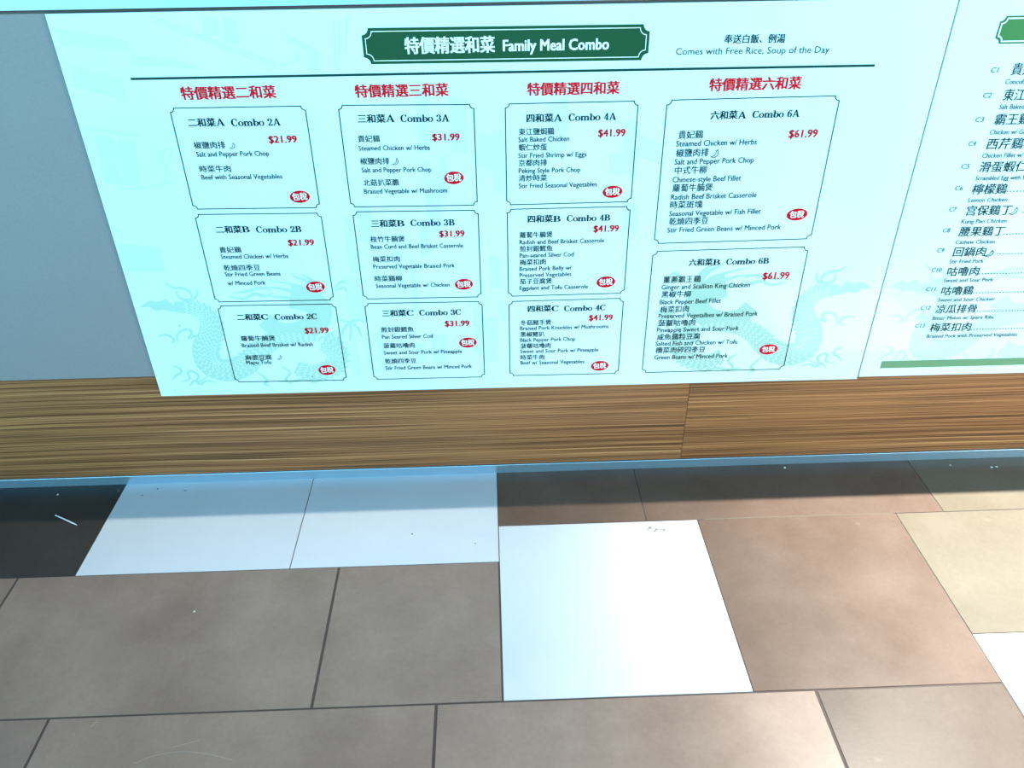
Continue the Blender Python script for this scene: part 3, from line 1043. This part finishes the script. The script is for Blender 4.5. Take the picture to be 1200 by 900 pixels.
def dragon(parent, fx, mi_mat, name='dragon_print'):
    """faint watermark of a winding dragon; fx maps the drawing's x"""
    s_ = Shape()
    y = YB - .00015
    for nm, pts in DRAGON.items():
        q = [(fx(a), c) for a, c in pts]
        if nm == 'tail':
            fan(s_, smooth(q + [q[0]], 4), 0, y)
        elif nm == 'body':
            ribbon(s_, q, lambda t: 0.006 + 0.030 * math.sin(math.pi * min(1, t * 1.25 + .08)) ** .8 if t < .74 else 0.0335 - .045 * (t - .74), 0, y)
            # back fins and scales
            c = smooth(q, 6)
            for i in range(4, len(c) - 2, 2):
                a, b_ = c[i - 1], c[i + 1]
                tx, tz = b_[0] - a[0], b_[1] - a[1]
                d = math.hypot(tx, tz)
                if d < 1e-6:
                    continue
                tx, tz = tx / d, tz / d
                t = i / len(c)
                hw = 0.006 + 0.030 * math.sin(math.pi * min(1, t * 1.25 + .08)) ** .8 if t < .74 else 0.0335 - .045 * (t - .74)
                for k_ in (-.66, -.22, .22, .66):
                    ox, oz = c[i][0] - tz * hw * k_, c[i][1] + tx * hw * k_
                    arc = [(ox - tz * hw * .22 - tx * .004, oz + tx * hw * .22 - tz * .004), (ox + tx * .005, oz + tz * .005),
                           (ox + tz * hw * .22 - tx * .004, oz - tx * hw * .22 - tz * .004)]
                    ribbon(s_, arc, lambda t_: 0.0009, 1, y - .0004, 3)
                sd = 1 if fx(1) > fx(0) else -1
                bx_, bz_ = c[i][0] - tz * hw * sd, c[i][1] + tx * hw * sd
                yf = y - .00028 - .000001 * i
                s_.poly([(bx_ - tx * .006, yf, bz_ - tz * .006), (bx_ + tx * .006, yf, bz_ + tz * .006),
                         (bx_ - tz * .010 * sd - tx * .006, yf, bz_ + tx * .010 * sd - tz * .006)], 0)
        elif nm == 'neck':
            ribbon(s_, q, lambda t: 0.026 + .012 * t, 0, y)
        elif nm[0] == 'm':
            ribbon(s_, q, lambda t: 0.0085 * (1 - t) + .0008, 0, y)
        else:
            ribbon(s_, q, lambda t: 0.0046 * math.sin(math.pi * (0.12 + 0.80 * t)), 0, y)
    return tag(s_.build(name, [mi_mat, M_BOARD], parent), 'faint green dragon watermark')


dragon(mb, lambda x: x, M_DRAGON)
dragon(mb, lambda x: 0.0991 - x, M_DRAGON2)

STREET_PATCHES = [
    [(-0.975, 1.282), (-0.863, 1.245), (-0.865, 1.199), (-0.977, 1.231)],
    [(-0.988, 1.363), (-0.826, 1.33), (-0.826, 1.308), (-0.978, 1.323)],
    [(-0.964, 1.118), (-0.927, 1.109), (-0.942, 0.99), (-0.977, 0.995)],
    [(-0.913, 1.104), (-0.872, 1.098), (-0.889, 0.984), (-0.933, 0.99)],
    [(-0.986, 1.138), (-0.855, 1.114), (-0.857, 1.107), (-0.987, 1.13)],
    [(-0.994, 0.831), (-0.879, 0.818), (-0.884, 0.747), (-0.99, 0.75)],
    [(-0.645, 1.378), (-0.61, 1.378), (-0.618, 1.338), (-0.651, 1.339)],
    [(-0.599, 1.375), (-0.566, 1.371), (-0.57, 1.319), (-0.605, 1.323)],
    [(-0.417, 1.304), (-0.387, 1.3), (-0.397, 1.256), (-0.424, 1.259)],
    [(-0.447, 1.304), (-0.438, 1.306), (-0.441, 1.282), (-0.449, 1.282)],
    [(-0.458, 1.336), (-0.397, 1.303), (-0.417, 1.301), (-0.461, 1.32)],
    [(0.259, 1.161), (0.437, 1.064), (0.442, 1.01), (0.386, 1.031), (0.367, 1.094)],
    [(-0.023, 1.102), (0.038, 1.082), (0.039, 0.989), (-0.026, 1.016)],
    [(-0.828, 1.299), (-0.738, 1.291), (-0.661, 1.264), (-0.834, 1.277)],
]
STREET_LINES = [
    [(-0.986, 1.235), (-0.872, 1.201)],
    [(-0.755, 1.38), (-0.636, 1.331)],
    [(-0.757, 1.371), (-0.638, 1.323)],
    [(-0.946, 0.978), (-0.881, 0.981), (-0.796, 0.995)],
    [(-0.825, 1.068), (-0.786, 1.081)],
    [(-0.821, 1.064), (-0.801, 0.991)],
    [(-0.786, 1.079), (-0.828, 0.992)],
    [(-0.667, 1.341), (-0.482, 1.27)],
    [(-0.668, 1.335), (-0.496, 1.266)],
    [(-0.482, 1.27), (-0.433, 1.282)],
    [(-0.47, 1.343), (-0.397, 1.3)],
    [(-0.345, 1.367), (-0.358, 1.258)],
    [(-0.333, 1.364), (-0.35, 1.255)],
    [(-0.315, 1.373), (-0.328, 1.299)],
    [(-0.923, 1.108), (-0.939, 0.985)],
    [(-0.968, 0.797), (-0.928, 0.801), (-0.932, 0.769), (-0.971, 0.765)],
    [(-0.907, 0.811), (-0.912, 0.753)],
]

s = Shape()
for i, p in enumerate(STREET_PATCHES):
    s.poly([(q[0], YB - .00004 - .000002 * i, q[1]) for q in p], 0)
rs_ = random.Random(4)
for i in range(26):                       # faded shop fronts and hanging signs lower down
    x, z = rs_.uniform(-.42, .40), rs_.uniform(.36, 1.12)
    w_, h_ = rs_.uniform(.012, .05), rs_.uniform(.05, .16)
    sk = rs_.uniform(-.015, .015)
    y = YB - .00008 - .000003 * i
    s.poly([(x, y, z), (x + w_, y, z + sk), (x + w_, y, z + h_ + sk), (x, y, z + h_)], 0)
for p in STREET_LINES:
    ribbon(s, p, lambda t: .0016, 1, YB - .0002)
tag(s.build('background_pattern', [M_STREET, M_STREET2], mb), 'very faint blue print of an old street with shop signs')

# specks of dirt stuck on the board
for x, z, r_ in ((-0.886, 0.5776, .0022), (-0.9521, 0.3608, .0017), (-0.5393, 0.3961, .0026)):
    s = Shape()
    fan(s, [(x + r_ * random.uniform(.7, 1.3) * math.cos(a), z + r_ * random.uniform(.6, 1.1) * math.sin(a)) for a in [i * .785 for i in range(8)]], 0, YB - .0006)
    s.build('dirt_speck', M_GREYINK, mb)

# ------------------------------------------------------------------ second menu board, running out of the picture
mb2 = board(1.1125, 2.75, 0.3380, 0.3310, 1.3908).build('menu_board', [M_BOARD, M_EDGE])
tag(mb2, 'pale menu board of numbered chicken and pork dishes cut off by the picture edge', 'menu board', 'menu boards on the wall')
s = Shape()
fan(s, notched(1.2235, 1.92, 1.2889, 1.3483, -.002, -.002, 0.0115), 0)
outline(s, notched(1.2235 + .0016, 1.92 - .0016, 1.2889 + .0016, 1.3483 - .0016, -.002, -.002, 0.0115), 0.0011, 0, YT - .0001)
outline(s, notched(1.2235 + .0042, 1.92 - .0042, 1.2889 + .0042, 1.3483 - .0042, -.002, -.002, 0.0115), 0.0016, 1, YT - .0002)
outline(s, notched(1.2235, 1.92, 1.2889, 1.3483, -.002, -.002, 0.0115), 0.0010, 2, YT - .0003)
tag(s.build('title_banner', [M_GREEN2, M_WINK, M_GREEN], mb2), 'mid green banner with white inner line')
s = Shape()
s.poly([(1.1705, YT, .3675), (2.66, YT, .3625), (2.66, YT, .3875), (1.1705, YT, .3925)])
tag(s.build('footer_stripe', M_FOOT, mb2), 'sage green stripe')
for items in ROWS:
    row = bpy.data.objects.new('menu_row', None)
    row.empty_display_size = 0.02
    COL.objects.link(row)
    row.parent = mb2
    for kd, tx, x, z, w, h in items:
        s = Shape()
        if kd == 'I':
            latin(s, tx, x, z, w, .0122, -.006, 0, 0.0003, 0.10)
            tag(s.build('item_code', M_PALEINK, row), 'pale grey item code')
        elif kd == 'C':
            han(s, tx, x, z, w, .0272, -.004, 0, 0.0003)
            s.build('dish_name', M_INK, row)
        elif kd == 'N':
            latin(s, tx, x, z, w, .0118, -.005, 0, 0.0002)
            s.build('dish_translation', M_GREYINK, row)
        elif kd == 'K':
            chili(s, x, z, w, h, 0)
            s.build('chili_mark', M_GREYINK, row)
        elif kd == 'D':
            xx = x + .003
            while xx < 1.75:
                dz = z - .005 * (xx - x)
                s.poly([(xx, YT, dz), (xx + .0036, YT, dz), (xx + .0036, YT, dz + .0034), (xx, YT, dz + .0034)], 0)
                xx += .0086
            s.build('dotted_leader', M_GREYINK, row)
dragon(mb2, lambda x: x + 2.110, M_DRAGON3)


# ------------------------------------------------------------------ scraps on the floor
def sliver(x0, y0, x1, y1, wd, label):
    s_ = Shape()
    dx, dy = x1 - x0, y1 - y0
    d = math.hypot(dx, dy)
    nx, ny = -dy / d * wd, dx / d * wd
    n_ = 8
    vs, fs = [], []
    for i in range(n_ + 1):
        t = i / n_
        kf = (0.45 + .55 * math.sin(math.pi * (0.1 + .8 * t)))
        cz = .0012 + .0008 * math.sin(math.pi * t)
        cx, cy = x0 + dx * t, y0 + dy * t
        vs += [(cx + nx * kf, cy + ny * kf, cz), (cx, cy, cz + wd * .8), (cx - nx * kf, cy - ny * kf, cz), (cx, cy, cz - .0011)]
    for i in range(n_):
        for k_ in range(4):
            a, b_ = 4 * i + k_, 4 * i + (k_ + 1) % 4
            fs.append((a, b_, b_ + 4, a + 4))
    fs += [(3, 2, 1, 0), tuple(4 * n_ + k_ for k_ in range(4))]
    s_.add(vs, fs)
    return tag(s_.build('paper_scrap', M_SCRAP), label, 'scrap')


sliver(-1.3614, -0.1403, -1.2768, -0.1876, .0026, 'thin white paper sliver lying on the charcoal tile')


def crumb(x, y, r_, label, flat=.55):
    import bmesh
    bm = bmesh.new()
    bmesh.ops.create_icosphere(bm, subdivisions=2, radius=r_)
    for q in bm.verts:
        q.co *= random.uniform(.78, 1.18)
        q.co.z *= flat
    lo = min(q.co.z for q in bm.verts)
    s_ = Shape()
    bm.verts.index_update()
    s_.add([(q.co.x + x, q.co.y + y, q.co.z - lo) for q in bm.verts], [[q.index for q in f.verts] for f in bm.faces])
    bm.free()
    return tag(s_.build('crumb', M_CRUMB), label, 'crumb', 'pale crumbs on the floor')


crumb(0.9394, -0.0222, .0036, 'white crumb by the wall strip under the seam between the boards')
crumb(1.4790, -0.0351, .0036, 'white crumb on the shaded tile right of the short dark joint')
crumb(1.6080, -0.0520, .0040, 'left crumb of the close pair beside the wall strip at the picture edge')
crumb(1.6250, -0.0510, .0036, 'right crumb of the close pair beside the wall strip at the picture edge')
crumb(-0.8186, -0.5412, .0030, 'white crumb alone in the middle of the wide taupe tile')
crumb(-1.3954, -0.0440, .0030, 'pale crumb on the charcoal tile near the wall strip')


def speck(x, y, r_, m):
    s_ = Shape()
    fan(s_, [(x + r_ * random.uniform(.5, 1.5) * math.cos(a), y + r_ * random.uniform(.4, 1.1) * math.sin(a)) for a in [i * .628 for i in range(10)]])
    s_.v = [(q[0], q[2], .0004) for q in s_.v]
    s_.build('dirt_speck', m, floor)


M_DIRT = mat('grey_dirt', (0.30, 0.30, 0.31), 0.8)
for x, y, r_ in ((-0.0688, -0.3204, .0024), (-0.2565, -0.2729, .0030), (-1.1244, -0.0588, .0032), (-0.9952, -0.0424, .0040), (-1.0857, -0.0298, .0034)):
    speck(x, y, r_, M_GREYINK)
for k_ in range(7):
    speck(0.4707 + random.uniform(-.03, .03), -0.292 + random.uniform(-.014, .014), random.uniform(.003, .007), M_DIRT)

M_SCRATCH = mat('pale_scratch', (0.42, 0.36, 0.31), 0.6)
for pts in ([(-0.7525, -0.9347), (-0.694, -0.9182)], [(-0.8259, -0.9705), (-0.7882, -0.9538), (-0.7299, -0.946), (-0.6644, -0.9549), (-0.6068, -0.9715)],
            [(-0.9602, -0.8749), (-0.9493, -0.8577)]):
    s = Shape()
    ribbon(s, pts, lambda t: .0011, 0, 0.0)
    s.v = [(q[0], q[2], .0004) for q in s.v]
    s.build('scratch', M_SCRATCH, floor)
